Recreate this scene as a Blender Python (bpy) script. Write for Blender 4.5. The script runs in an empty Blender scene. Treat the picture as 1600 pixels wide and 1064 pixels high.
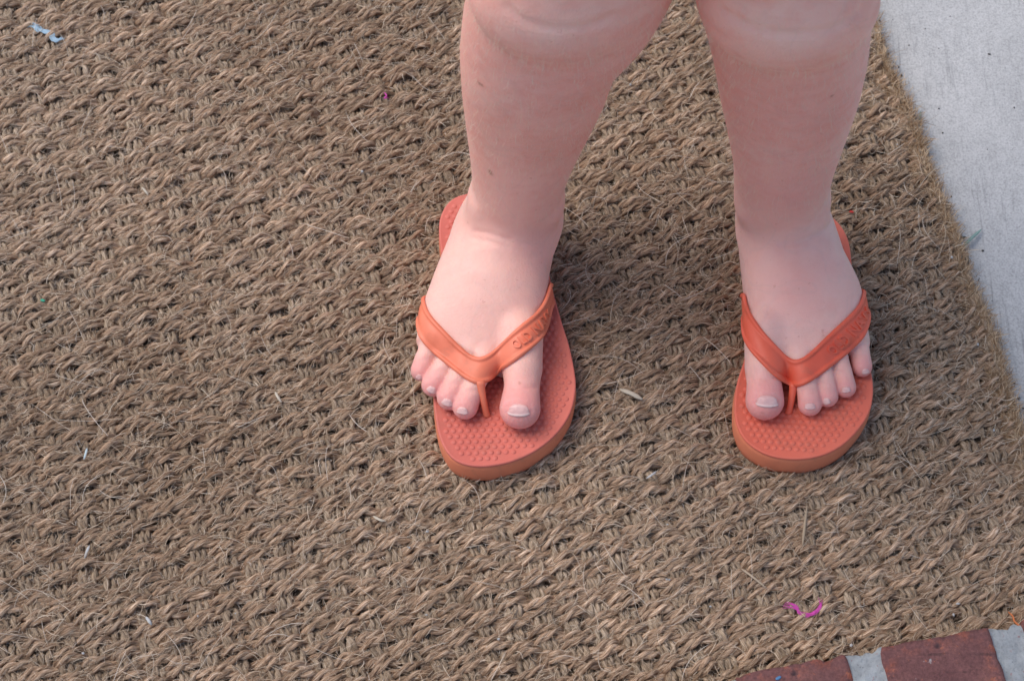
import bpy, math
import numpy as np
from mathutils import Vector, Matrix

rng = np.random.default_rng(7)
S = 0.01                                   # all builders work in centimetres

# ------------------------------------------------------------ camera, world, sun, exposure
F_PX, TILT = 3400.0, math.radians(60)      # focal length in photo pixels (photo is 1600 wide), downward pitch
DIST = F_PX / 30.0                         # cm from the camera to the mat in the middle of the frame
CAM = np.array([0.0, -DIST * math.cos(TILT), DIST * math.sin(TILT)])
FW = np.array([0.0, math.cos(TILT), -math.sin(TILT)])
DN = np.array([0.0, -math.sin(TILT), -math.cos(TILT)])
RT = np.array([1.0, 0.0, 0.0])

scene = bpy.context.scene
cam_data = bpy.data.cameras.new("camera")
cam = bpy.data.objects.new("camera", cam_data)
scene.collection.objects.link(cam)
cam.location = CAM * S
cam.rotation_euler = (math.radians(90) - TILT, 0, 0)
cam_data.sensor_width = 36
cam_data.lens = 36 * F_PX / 1600
cam_data.clip_start = 0.05
cam_data.clip_end = 200
cam_data.dof.use_dof = True
cam_data.dof.focus_distance = 1.08
cam_data.dof.aperture_fstop = 20
scene.camera = cam

SUN_EL, SUN_AZ = math.radians(62), math.radians(-72)    # azimuth measured from +Y towards +X
world = bpy.data.worlds.new("World")
scene.world = world
world.use_nodes = True
wn = world.node_tree
sky = wn.nodes.new("ShaderNodeTexSky")
sky.sky_type = 'NISHITA'
sky.sun_disc = False
sky.sun_elevation = SUN_EL
sky.sun_rotation = SUN_AZ
sky.air_density = 1.0
sky.dust_density = 1.6
sky.ozone_density = 1.0
wn.links.new(sky.outputs[0], wn.nodes["Background"].inputs[0])
wn.nodes["Background"].inputs[1].default_value = 0.12
sun_data = bpy.data.lights.new("sun", 'SUN')
sun_data.energy = 1.4
sun_data.angle = math.radians(42)
sun_data.color = (1.0, 0.95, 0.88)
sun = bpy.data.objects.new("sun", sun_data)
scene.collection.objects.link(sun)
sd = Vector((math.sin(SUN_AZ) * math.cos(SUN_EL), math.cos(SUN_AZ) * math.cos(SUN_EL), math.sin(SUN_EL)))
sun.rotation_euler = sd.to_track_quat('Z', 'Y').to_euler()
sun.location = sd * 3
scene.view_settings.view_transform = 'Standard'
scene.view_settings.look = 'None'
scene.view_settings.exposure = 0.68
scene.view_settings.gamma = 1.0
scene.view_settings.use_curve_mapping = False

# ------------------------------------------------------------ helpers
def P(x, y, z=0.0):
    """Photo pixel to the point of height z it shows (cm)."""
    r = FW + RT * (x - 800) / F_PX + DN * (y - 532) / F_PX
    return CAM + r * (z - CAM[2]) / r[2]

def ray(x, y):
    r = FW + RT * (x - 800) / F_PX + DN * (y - 532) / F_PX
    return r / np.linalg.norm(r)

def row_of(y, z):
    r = np.array([0, y, z]) - CAM
    return 532 + F_PX * (r @ DN) / (r @ FW)

def unx(x, y, z):
    """World x of photo column x for a point at depth (y, z)."""
    r = np.array([0, y, z]) - CAM
    return (x - 800) / F_PX * (r @ FW)

def link(o, parent=None):
    scene.collection.objects.link(o)
    if parent is not None:
        o.parent = parent
    return o

def tag(o, label=None, cat=None, group=None, kind=None):
    if label: o["label"] = label
    if cat: o["category"] = cat
    if group: o["group"] = group
    if kind: o["kind"] = kind
    return o

def empty(name, loc=(0, 0, 0)):
    o = bpy.data.objects.new(name, None)
    o.location = Vector(loc) * S
    o.empty_display_size = 0.02
    return link(o)

def mesh(name, verts, faces, mat, parent=None, smooth=True, origin=None, uv=None, attrs=None, mats=None, fmat=None):
    """verts in cm; faces is an (n,4)/(n,3) array or a list of tuples."""
    v = np.asarray(verts, dtype=np.float64)
    org = np.zeros(3) if origin is None else np.asarray(origin, float)
    me = bpy.data.meshes.new(name)
    vl = (v - org) * S
    if isinstance(faces, np.ndarray):
        n, k = faces.shape
        me.vertices.add(len(vl)); me.vertices.foreach_set("co", vl.ravel())
        me.loops.add(n * k); me.loops.foreach_set("vertex_index", faces.ravel().astype(np.int32))
        me.polygons.add(n)
        me.polygons.foreach_set("loop_start", np.arange(0, n * k, k, dtype=np.int32))
        me.update(calc_edges=True)
    else:
        me.from_pydata(vl.tolist(), [], faces); me.update()
    me.polygons.foreach_set("use_smooth", np.full(len(me.polygons), smooth))
    if uv is not None:
        li = np.empty(len(me.loops), dtype=np.int32); me.loops.foreach_get("vertex_index", li)
        me.uv_layers.new(name="UVMap").data.foreach_set("uv", np.asarray(uv)[li].ravel())
    for key, arr in (attrs or {}).items():
        a = me.attributes.new(key, 'FLOAT', 'POINT'); a.data.foreach_set("value", np.asarray(arr, dtype=np.float32))
    for m in (mats or [mat]):
        me.materials.append(m)
    if fmat is not None:
        me.polygons.foreach_set("material_index", np.asarray(fmat, dtype=np.int32))
    me.update()
    o = bpy.data.objects.new(name, me)
    if parent is None or True:
        o.location = org * S
    if parent is not None:
        link(o, parent)
        o.location = org * S - Vector(parent_world(parent))
    else:
        link(o)
    return o

def parent_world(p):
    l = Vector(p.location)
    while p.parent is not None:
        p = p.parent; l += p.location
    return l

def hair(name, pts, radii, mat, parent=None):
    """pts: (n, k, 3) cm."""
    n, k, _ = pts.shape
    hc = bpy.data.hair_curves.new(name)
    hc.add_curves([k] * n)
    off = np.zeros(3) if parent is None else np.array(parent_world(parent)) / S
    hc.attributes["position"].data.foreach_set("vector", ((pts - off) * S).astype(np.float32).ravel())
    a = hc.attributes.get("radius") or hc.attributes.new("radius", 'FLOAT', 'POINT')
    taper = np.array([1.0] * (k - 1) + [0.35])
    a.data.foreach_set("value", (np.outer(radii, taper) * S).astype(np.float32).ravel())
    hc.materials.append(mat)
    o = bpy.data.objects.new(name, hc)
    link(o, parent)
    return tag(o, kind="stuff")

class NT:
    """small node-tree helper"""
    def __init__(s, name, rough=0.8, spec=0.3):
        s.m = bpy.data.materials.new(name); s.m.use_nodes = True
        s.t = s.m.node_tree; s.b = s.t.nodes["Principled BSDF"]
        s.b.inputs["Roughness"].default_value = rough
        s.b.inputs["Specular IOR Level"].default_value = spec
    def n(s, t, **k):
        nd = s.t.nodes.new(t)
        for a, b in k.items(): setattr(nd, a, b)
        return nd
    def l(s, a, b): s.t.links.new(a, b)
    def coord(s, out="Object"): return s.n("ShaderNodeTexCoord").outputs[out]
    def mapping(s, src, scale, rot=(0, 0, 0)):
        m = s.n("ShaderNodeMapping"); m.inputs["Scale"].default_value = scale; m.inputs["Rotation"].default_value = rot
        s.l(src, m.inputs["Vector"]); return m.outputs[0]
    def noise(s, src, scale, detail=4, rough=0.55, dist=0.0):
        t = s.n("ShaderNodeTexNoise"); t.inputs["Scale"].default_value = scale; t.inputs["Detail"].default_value = detail
        t.inputs["Roughness"].default_value = rough; t.inputs["Distortion"].default_value = dist
        s.l(src, t.inputs["Vector"]); return t.outputs["Fac"]
    def voro(s, src, scale, feat='F1'):
        t = s.n("ShaderNodeTexVoronoi"); t.feature = feat; t.inputs["Scale"].default_value = scale
        s.l(src, t.inputs["Vector"]); return t
    def ramp(s, fac, stops):
        r = s.n("ShaderNodeValToRGB"); e = r.color_ramp.elements
        while len(e) < len(stops): e.new(0.5)
        for el, (p, c) in zip(e, stops):
            el.position = p; el.color = (*c, 1) if len(c) == 3 else c
        s.l(fac, r.inputs[0]); return r.outputs[0]
    def val(s, fac, stops):
        return s.ramp(fac, [(p, (v, v, v)) for p, v in stops])
    def mix(s, fac, a, b, mode='MIX'):
        m = s.n("ShaderNodeMix"); m.data_type = 'RGBA'; m.blend_type = mode
        for sock, v in ((m.inputs[0], fac), (m.inputs[6], a), (m.inputs[7], b)):
            if isinstance(v, (int, float)): sock.default_value = v
            elif isinstance(v, tuple): sock.default_value = (*v, 1)
            else: s.l(v, sock)
        return m.outputs[2]
    def math(s, op, a, b=None):
        m = s.n("ShaderNodeMath", operation=op)
        for sock, v in zip(m.inputs, (a, b)):
            if v is None: continue
            if isinstance(v, (int, float)): sock.default_value = v
            else: s.l(v, sock)
        return m.outputs[0]
    def attr(s, name): return s.n("ShaderNodeAttribute", attribute_name=name).outputs["Fac"]
    def bump(s, h, strength, dist, prev=None):
        b = s.n("ShaderNodeBump"); b.inputs["Strength"].default_value = strength; b.inputs["Distance"].default_value = dist
        s.l(h, b.inputs["Height"])
        if prev is not None: s.l(prev, b.inputs["Normal"])
        return b.outputs[0]
    def out(s, col=None, normal=None, rough=None):
        if col is not None:
            if isinstance(col, tuple): s.b.inputs["Base Color"].default_value = (*col, 1)
            else: s.l(col, s.b.inputs["Base Color"])
        if normal is not None: s.l(normal, s.b.inputs["Normal"])
        if rough is not None: s.l(rough, s.b.inputs["Roughness"])
        return s.m

# ------------------------------------------------------------ materials
def m_yarn(name, dark, mid, light):
    t = NT(name, 0.85, 0.15)
    uvn = t.n("ShaderNodeUVMap"); uvn.uv_map = "UVMap"
    v = t.mapping(uvn.outputs[0], (1.5, 7.0, 1.0))
    f = t.noise(v, 1.0, 4, 0.65)
    c = t.ramp(f, [(0.35, dark), (0.49, mid), (0.63, light)])
    big = t.noise(t.coord(), 14.0, 3, 0.6)
    c = t.mix(t.val(big, [(0.35, 0.0), (0.7, 0.32)]), c, (0.36, 0.28, 0.21))
    tone = t.attr("tone")
    c = t.mix(1.0, c, t.val(tone, [(0.0, 0.62), (1.0, 1.30)]), 'MULTIPLY')
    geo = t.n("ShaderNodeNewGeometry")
    shade_patches = t.noise(t.mapping(geo.outputs["Position"], (1, 1, 1)), 4.0, 4, 0.6)
    c = t.mix(1.0, c, t.ramp(shade_patches, [(0.36, (0.70, 0.66, 0.62)), (0.62, (1.08, 1.08, 1.08))]), "MULTIPLY")  # broad noise patches in the yarn colour, imitating uneven light across the mat
    v2 = t.mapping(uvn.outputs[0], (2.5, 16.0, 1.0))
    f2 = t.noise(v2, 1.0, 3, 0.6)
    return t.out(c, t.bump(f2, 0.7, 0.0008))
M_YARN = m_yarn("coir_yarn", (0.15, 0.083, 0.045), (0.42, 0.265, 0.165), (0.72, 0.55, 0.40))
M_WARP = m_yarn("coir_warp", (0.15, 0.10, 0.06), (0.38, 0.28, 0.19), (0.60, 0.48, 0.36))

def m_fibre(name, a, b, c3):
    t = NT(name, 0.6, 0.3)
    info = t.n("ShaderNodeHairInfo")
    return t.out(t.ramp(info.outputs["Random"], [(0.0, a), (0.5, b), (1.0, c3)]))
M_FUZZ = m_fibre("coir_fuzz", (0.16, 0.09, 0.045), (0.46, 0.31, 0.19), (0.80, 0.66, 0.50))
M_TUFT = m_fibre("coir_tuft", (0.22, 0.15, 0.10), (0.46, 0.36, 0.26), (0.74, 0.64, 0.53))
M_FRINGE = m_fibre("coir_fringe", (0.20, 0.11, 0.05), (0.44, 0.28, 0.15), (0.72, 0.55, 0.37))
t = NT("mat_backing", 0.95, 0.1)
M_BACK = t.out(t.ramp(t.noise(t.coord(), 300, 4), [(0.3, (0.07, 0.05, 0.035)), (0.7, (0.17, 0.125, 0.085))]))

def m_skin():
    t = NT("skin", 0.52, 0.35)
    co = t.coord()
    n1 = t.noise(co, 22, 3, 0.55)
    n2 = t.noise(co, 90, 4, 0.6)
    base = t.ramp(n1, [(0.3, (0.82, 0.375, 0.29)), (0.55, (0.88, 0.45, 0.355)), (0.75, (0.86, 0.50, 0.41))])
    base = t.mix(t.val(n2, [(0.44, 0.0), (0.72, 0.5)]), base, (0.78, 0.27, 0.20))
    base = t.mix(t.attr("pale"), base, (0.86, 0.57, 0.48))
    base = t.mix(t.attr("red"), base, (0.76, 0.27, 0.25))
    vein = t.val(t.noise(co, 38, 2, 0.5, 1.2), [(0.46, 0.0), (0.50, 0.10), (0.54, 0.0)])
    base = t.mix(vein, base, (0.50, 0.37, 0.33))
    speck = t.val(t.noise(co, 320, 3, 0.6), [(0.66, 0.0), (0.74, 0.4)])
    base = t.mix(speck, base, (0.58, 0.22, 0.17))
    base = t.mix(t.attr("mark"), base, (0.33, 0.13, 0.08))
    t.b.inputs["Subsurface Weight"].default_value = 0.35
    t.b.inputs["Subsurface Radius"].default_value = (1.0, 0.35, 0.2)
    t.b.inputs["Subsurface Scale"].default_value = 0.006
    fine = t.noise(co, 900, 4, 0.7)
    cell = t.voro(t.mapping(co, (1, 1, 0.55)), 800).outputs["Distance"]
    b = t.bump(fine, 0.4, 0.0005)
    b = t.bump(cell, 0.25, 0.0004, b)
    b = t.bump(t.noise(t.mapping(co, (0.35, 0.35, 1.0)), 260, 3, 0.6), 0.25, 0.0006, b)
    return t.out(base, b, t.val(n2, [(0.3, 0.45), (0.7, 0.6)]))
M_SKIN = m_skin()
t = NT("toenail", 0.36, 0.45)
M_NAIL = t.out(t.ramp(t.noise(t.coord(), 200, 3), [(0.3, (0.70, 0.38, 0.34)), (0.7, (0.78, 0.48, 0.43))]))
M_NAILTIP = NT("toenail_tip", 0.4, 0.4).out((0.80, 0.54, 0.48))

def m_rubber(name, a, b, rough=0.62):
    t = NT(name, rough, 0.35)
    co = t.coord()
    c = t.ramp(t.noise(co, 35, 5, 0.6), [(0.3, a), (0.7, b)])
    dirt = t.val(t.noise(co, 60, 6, 0.7, 0.4), [(0.52, 0.0), (0.74, 0.42)])
    c = t.mix(dirt, c, (0.30, 0.13, 0.085))
    return t.out(c, t.bump(t.noise(co, 2600, 2), 0.22, 0.0002), t.val(t.noise(co, 90, 3), [(0.3, rough - 0.08), (0.7, rough + 0.12)]))
M_BED = m_rubber("footbed_rubber", (0.66, 0.135, 0.082), (0.73, 0.17, 0.105))
M_BED2 = m_rubber("worn_footbed_rubber", (0.55, 0.13, 0.095), (0.64, 0.165, 0.12))
M_SIDE = m_rubber("sole_rubber", (0.72, 0.205, 0.10), (0.79, 0.25, 0.125), 0.7)
M_STRAP_A = m_rubber("faded_strap_rubber", (0.76, 0.18, 0.095), (0.82, 0.225, 0.125), 0.42)
M_STRAP_B = m_rubber("red_strap_rubber", (0.76, 0.115, 0.06), (0.82, 0.15, 0.08), 0.42)

def m_concrete():
    t = NT("brushed_concrete", 0.9, 0.2)
    co = t.coord()
    rot = (0, 0, math.radians(-12))
    st = t.noise(t.mapping(co, (1.0, 0.05, 1.0), rot), 480, 5, 0.75)
    grain = t.noise(co, 900, 4, 0.7)
    big = t.noise(co, 9, 5, 0.6)
    c = t.ramp(big, [(0.3, (0.40, 0.39, 0.375)), (0.7, (0.48, 0.465, 0.445))])
    c = t.mix(1.0, c, t.val(t.noise(co, 140, 5, 0.7), [(0.35, 0.91), (0.5, 1.0), (0.66, 1.05)]), "MULTIPLY")
    c = t.mix(1.0, c, t.val(grain, [(0.3, 0.66), (0.5, 1.0), (0.7, 1.2)]), 'MULTIPLY')
    mask = t.val(t.noise(co, 26, 3), [(0.45, 0.15), (0.65, 1.0)])
    streak = t.math('MULTIPLY', t.val(st, [(0.52, 0.0), (0.68, 0.75)]), mask)
    c = t.mix(streak, c, (0.22, 0.215, 0.21))
    spots = t.voro(co, 160)
    sp = t.val(spots.outputs["Distance"], [(0.07, 1.0), (0.11, 0.0)])
    gate = t.val(t.noise(co, 75, 2), [(0.60, 0.0), (0.64, 0.8)])
    c = t.mix(t.math('MULTIPLY', sp, gate), c, (0.10, 0.095, 0.09))
    b = t.bump(st, 0.3, 0.0005)
    b = t.bump(grain, 0.4, 0.0006, b)
    return t.out(c, b)
M_CONC = m_concrete()

def m_brick():
    t = NT("brick", 0.75, 0.35)
    co = t.coord()
    n = t.noise(co, 60, 5, 0.65)
    c = t.ramp(n, [(0.3, (0.15, 0.06, 0.056)), (0.55, (0.20, 0.083, 0.075)), (0.75, (0.28, 0.11, 0.085))])
    edge = t.attr("edge")
    e = t.math('MULTIPLY', edge, t.val(t.noise(co, 130, 4, 0.7), [(0.48, 0.0), (0.68, 1.0)]))
    c = t.mix(e, c, (0.42, 0.115, 0.06))
    fl = t.val(t.noise(co, 240, 3, 0.7), [(0.64, 0.0), (0.70, 0.8)])
    c = t.mix(fl, c, (0.40, 0.13, 0.075))
    wh = t.val(t.noise(t.mapping(co, (1.3, 1, 1)), 210, 4, 0.6), [(0.70, 0.0), (0.75, 0.8)])
    c = t.mix(wh, c, (0.55, 0.52, 0.50))
    lines = t.noise(t.mapping(co, (0.08, 1, 1)), 260, 4, 0.6)
    c = t.mix(t.val(lines, [(0.60, 0.0), (0.66, 0.45)]), c, (0.06, 0.03, 0.03))
    c = t.mix(1.0, c, t.val(t.noise(co, 700, 4, 0.75), [(0.35, 0.72), (0.65, 1.25)]), "MULTIPLY")
    pits = t.voro(co, 130)
    pit = t.math("MULTIPLY", t.val(pits.outputs["Distance"], [(0.10, 1.0), (0.26, 0.0)]), t.val(t.noise(co, 55, 2), [(0.52, 0.0), (0.58, 1.0)]))
    c = t.mix(pit, c, (0.05, 0.03, 0.035))
    b = t.bump(lines, 0.3, 0.0008)
    b = t.bump(t.math("SUBTRACT", 1.0, pit), 0.8, 0.002, b)
    b = t.bump(t.noise(co, 420, 6, 0.75), 0.9, 0.002, b)
    return t.out(c, b)
M_BRICK = m_brick()
t = NT("mortar", 0.95, 0.2)
co = t.coord()
c = t.ramp(t.noise(co, 90, 5, 0.7), [(0.3, (0.42, 0.43, 0.43)), (0.65, (0.66, 0.68, 0.67))])
c = t.mix(t.val(t.noise(co, 420, 4, 0.7), [(0.60, 0.0), (0.70, 0.8)]), c, (0.22, 0.22, 0.23))
c = t.mix(t.val(t.noise(t.mapping(co, (1.1, 1, 1)), 330, 3, 0.6), [(0.64, 0.0), (0.70, 0.6)]), c, (0.50, 0.24, 0.22))
M_MORTAR = t.out(c, t.bump(t.noise(co, 300, 6, 0.8), 1.0, 0.004))

def flat(name, col, rough=0.7):
    return NT(name, rough, 0.3).out(col)
M_PINK = flat("magenta_thread", (0.55, 0.07, 0.33))
M_BLUE = flat("pale_blue_fluff", (0.34, 0.46, 0.54))
M_STRAW = flat("straw", (0.50, 0.43, 0.33), 0.5)
M_GREEN = flat("dry_green_blade", (0.20, 0.29, 0.25))
M_ORANGE = flat("orange_thread", (0.55, 0.17, 0.06))
M_WHITE = flat("white_chip", (0.44, 0.43, 0.41))
M_DARK = flat("dark_crumb", (0.05, 0.045, 0.04))
M_CLOTH = flat("denim_cloth", (0.07, 0.10, 0.17), 0.9)

# ------------------------------------------------------------ the mat's frame (u along the brick edge, v away from it)
AZ = math.radians(11.4)
EU = np.array([math.cos(AZ), math.sin(AZ), 0.0]); EV = np.array([-math.sin(AZ), math.cos(AZ), 0.0])
edge_pt = P(1488, 366, -0.4)
U_R = float(edge_pt @ EU)                      # right edge of the mat
V_B = float(P(1372, 1015, 1.5) @ EV)           # far edge of the brick course
def W(u, v, z):
    u, v, z = np.broadcast_arrays(u, v, z)
    return u[..., None] * EU + v[..., None] * EV + z[..., None] * np.array([0, 0, 1.0])
GROUND_Z = -1.25

# ground: concrete slab
gs = 1500.0
tag(mesh("concrete_slab", [(-gs, -gs, GROUND_Z), (gs, -gs, GROUND_Z), (gs, gs, GROUND_Z), (-gs, gs, GROUND_Z)],
         [(0, 1, 2, 3)], M_CONC, smooth=False),
    "pale grey brushed concrete slab around the doormat", kind="structure")

# ------------------------------------------------------------ doormat
CP, RP = 1.35, 0.70                           # column and row pitch of the weave
mat_root = empty("doormat", W(np.array(U_R - 30.0), np.array(V_B + 22.0), np.array(GROUND_Z)))
tag(mat_root, "large woven brown coir doormat under both sandals", "doormat")
U0, U1 = U_R - 66.0, U_R - 0.35
V0, V1 = V_B - 0.6, V_B + 50.0

def smooth_noise(n, step, amp):
    k = max(4, int(n / step) + 4)
    a = rng.normal(0, amp, k)
    x = np.linspace(0, k - 3.001, n); i = x.astype(int); f = x - i
    f = f * f * (3 - 2 * f)
    return a[i] * (1 - f) + a[i + 1] * f

def warp_field(u, v):
    """slow waviness of the weave, shared by all yarns"""
    du = 0.16 * np.sin(v * 0.21 + 1.3) + 0.10 * np.sin(u * 0.17 + v * 0.4) + 0.10 * np.sin(v * 0.9 + u * 0.23)
    dv = 0.20 * np.sin(u * 0.13 + 0.6) + 0.09 * np.sin(u * 0.37 + v * 0.21 + 2.0) + 0.05 * np.sin(u * 0.9 + v * 0.6)
    return du, dv

def ply_tube(cu, cv, cz, r, sides=5):
    """tube round a centre line given in (u, v, z); returns verts, quads, uv"""
    c = W(cu, cv, cz)
    T = np.gradient(c, axis=0); T /= np.linalg.norm(T, axis=1)[:, None]
    up = np.array([0, 0, 1.0])
    B = np.cross(up, T); B /= np.linalg.norm(B, axis=1)[:, None]
    N = np.cross(T, B)
    a = np.arange(sides) * 2 * np.pi / sides
    n = len(c)
    rr = r[:, None, None]
    v = c[:, None, :] + rr * (np.cos(a)[None, :, None] * B[:, None, :] + np.sin(a)[None, :, None] * N[:, None, :])
    i = np.arange(n - 1)[:, None] * sides; j = np.arange(sides)[None, :]; j2 = (j + 1) % sides
    q = np.stack([i + j, i + sides + j, i + sides + j2, i + j2], axis=-1).reshape(-1, 4)[:, ::-1]
    ln = np.concatenate([[0], np.cumsum(np.linalg.norm(np.diff(c, axis=0), axis=1))])
    uv = np.stack([np.repeat(ln, sides), np.tile(np.arange(sides) / sides * 1.0, n)], axis=1)
    uv[:, 1] = np.abs(uv[:, 1] * 2 - 1)
    uv += rng.uniform(0, 50, 2)
    return v.reshape(-1, 3), q, uv

def join(parts):
    vs, qs, us, ts, o = [], [], [], [], 0
    for v, q, u, tn in parts:
        vs.append(v); qs.append(q + o); us.append(u); ts.append(tn); o += len(v)
    return np.concatenate(vs), np.concatenate(qs), np.concatenate(us), np.concatenate(ts)

n_rows = int((V1 - V0) / RP)
tops = []                                      # places on top of stitches, for the fuzz
STEP = 0.15
for k in range(n_rows):
    us = np.arange(U0, U1 + 0.01, STEP); n = len(us)
    parts = []
    row_r = 1 + rng.normal(0, 0.05)
    rowj = smooth_noise(n, 22, 0.09)
    amp = 0.31 + smooth_noise(n, 9, 0.06)
    slant = 0.07 + smooth_noise(n, 9, 0.06)
    ph = np.pi * us / CP + np.pi * k + smooth_noise(n, 13, 0.40)
    spread = 0.185 + smooth_noise(n, 10, 0.025)
    zrow = smooth_noise(n, 20, 0.05)
    for ci, side in enumerate((-1, 1)):
        wob = smooth_noise(n, 6, 0.04)
        lift = smooth_noise(n, 7, 0.06)
        base_v = V0 + (k + 0.5) * RP + rowj + side * spread + slant * np.sin(ph + side * 0.25) + wob
        c0 = np.cos(ph + side * 0.25)
        base_z = -0.42 + amp * np.sign(c0) * np.abs(c0) ** 0.8 + lift + zrow
        twist = 2 * np.pi * us / (1.5 + rng.normal(0, 0.07)) + rng.uniform(0, 6.28) + smooth_noise(n, 12, 0.5)
        pr = (0.132 + smooth_noise(n, 6, 0.014)) * row_r
        for p_ in (0, np.pi):
            a = -twist + p_
            du, dv = warp_field(us, base_v)
            cu = us + du
            cv = base_v + dv + 0.115 * np.cos(a)
            cz = base_z + 0.115 * np.sin(a)
            v, q, uv = ply_tube(cu, cv, cz, pr, 5)
            tone = np.repeat(0.5 + smooth_noise(n, 30, 0.15) + smooth_noise(n, 8, 0.16) + 0.12 * rng.normal(), 5)
            parts.append((v, q, uv, np.clip(tone, 0, 1)))
        sel = c0 > 0.2
        tops.append(np.stack([us[sel], base_v[sel], base_z[sel] + 0.16], 1))
    v, q, uv, tn = join(parts)
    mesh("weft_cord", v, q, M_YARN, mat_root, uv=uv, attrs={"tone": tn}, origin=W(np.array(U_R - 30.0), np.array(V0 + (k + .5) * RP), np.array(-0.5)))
tops = np.concatenate(tops)

n_cols = int((U1 - U0) / CP)
holes = []
for j in range(n_cols + 1):
    u_c = (math.floor(U0 / CP) + 1 + j) * CP
    if u_c > U1 + 0.3: continue
    vs_ = np.arange(V0, V1, 0.17); n = len(vs_)
    parts = []
    kk = (vs_ - V0) / RP - 0.5
    c0 = np.cos(np.pi * u_c / CP + np.pi * kk)            # + where the weft is on top
    for side in (-1, 0, 1):
        cu0 = u_c + side * 0.30 + smooth_noise(n, 7, 0.07)
        cz0 = -0.44 - 0.17 * c0 + smooth_noise(n, 5, 0.05)
        tw = 2 * np.pi * vs_ / 1.1 + rng.uniform(0, 6.28)
        for p_ in (0, np.pi):
            a = tw + p_
            du, dv = warp_field(cu0, vs_)
            v, q, uv = ply_tube(cu0 + du + 0.07 * np.cos(a), vs_ + dv, cz0 + 0.07 * np.sin(a), np.full(n, 0.115), 4)
            parts.append((v, q[:, ::-1], uv, np.clip(np.repeat(0.55 + smooth_noise(n, 20, 0.2), 4), 0, 1)))
    sel = c0 < -0.4
    holes.append(np.stack([np.full(sel.sum(), u_c), vs_[sel], np.full(sel.sum(), -0.34)], 1))
    v, q, uv, tn = join(parts)
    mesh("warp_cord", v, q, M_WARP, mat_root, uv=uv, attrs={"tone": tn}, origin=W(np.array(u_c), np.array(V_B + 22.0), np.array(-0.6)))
holes = np.concatenate(holes)

# backing sheet below the cords
bu0, bu1, bv0, bv1, bz0, bz1 = U0, U_R - 0.25, V0 - 0.2, V1, GROUND_Z + 0.004, -0.66
bv = [W(np.array(a), np.array(b), np.array(c)) for c in (bz0, bz1) for a, b in ((bu0, bv0), (bu1, bv0), (bu1, bv1), (bu0, bv1))]
mesh("backing", bv, [(3, 2, 1, 0), (4, 5, 6, 7), (0, 1, 5, 4), (1, 2, 6, 5), (2, 3, 7, 6), (3, 0, 4, 7)], M_BACK, mat_root, smooth=False)

def fibres(p, d, length, curl, k=5, lift=0.0, zmin=None):
    """curved fibres from points p (n,3), directions d (n,3)"""
    n = len(p)
    d = d / np.linalg.norm(d, axis=1)[:, None]
    side = rng.normal(0, 1, (n, 3)); side -= (side * d).sum(1)[:, None] * d
    side /= np.linalg.norm(side, axis=1)[:, None]
    s = np.linspace(0, 1, k)
    pts = p[:, None, :] + d[:, None, :] * (length[:, None] * s)[..., None] \
        + side[:, None, :] * ((length * curl)[:, None] * (s ** 2)[None, :])[..., None]
    s2 = rng.normal(0, 1, (n, 3))
    pts += s2[:, None, :] * (length[:, None] * 0.10 * np.sin(np.pi * s)[None, :])[..., None]
    pts[..., 2] += lift * np.sin(np.pi * s)
    return pts

def to_world(a):
    du, dv = warp_field(a[:, 0], a[:, 1])
    return W(a[:, 0] + du, a[:, 1] + dv, a[:, 2])

# fuzz lying along the stitches
def pick(a, n): return a[rng.integers(0, len(a), n)] 
n = 115000
a = pick(tops, n) + rng.normal(0, 1, (n, 3)) * [0.1, 0.14, 0.03]
ang = AZ + rng.normal(0.25, 0.6, n)
d = np.stack([np.cos(ang), np.sin(ang), rng.normal(0.02, 0.16, n)], 1) * np.where(rng.random(n) < .5, -1, 1)[:, None]
d[:, 2] = np.abs(d[:, 2]) * np.where(rng.random(n) < .6, 1, -0.6)
hair("loose_fibre", fibres(to_world(a), d, rng.uniform(0.25, 0.95, n), rng.uniform(-.35, .35, n)), 0.0035 + 0.0095 * rng.random(n) ** 2, M_FUZZ, mat_root)
# upright tufts over the warp
n = 60000
a = pick(holes, n) + rng.normal(0, 1, (n, 3)) * [0.32, 0.16, 0.05]
d = np.stack([rng.normal(0, .5, n), rng.normal(0.2, .8, n), rng.uniform(0.15, 1.0, n)], 1)
hair("tuft_fibre", fibres(to_world(a), d, rng.uniform(0.15, 0.5, n), rng.uniform(-.4, .4, n), 4), rng.uniform(0.005, 0.012, n), M_TUFT, mat_root)
# matted fibre in the bottom of the weave
n = 90000
a = np.stack([rng.uniform(U0, U1, n), rng.uniform(V0, V1, n), rng.uniform(-.60, -.36, n)], 1)
d = rng.normal(0, 1, (n, 3)) * [1, 1, .35]
hair("matted_fibre", fibres(to_world(a), d, rng.uniform(0.2, 0.6, n), rng.uniform(-.4, .4, n), 4), rng.uniform(0.008, 0.018, n), M_TUFT, mat_root)
# long stray hairs
n = 1700
a = pick(tops, n) + [0, 0, 0.04]
ang = rng.uniform(0, 2 * np.pi, n)
d = np.stack([np.cos(ang), np.sin(ang), rng.normal(0.03, 0.10, n)], 1)
hair("stray_fibre", fibres(to_world(a), d, rng.uniform(1.0, 2.8, n), rng.normal(0, .3, n), 7, lift=0.12), rng.uniform(0.006, 0.013, n), M_TUFT, mat_root)
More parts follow.
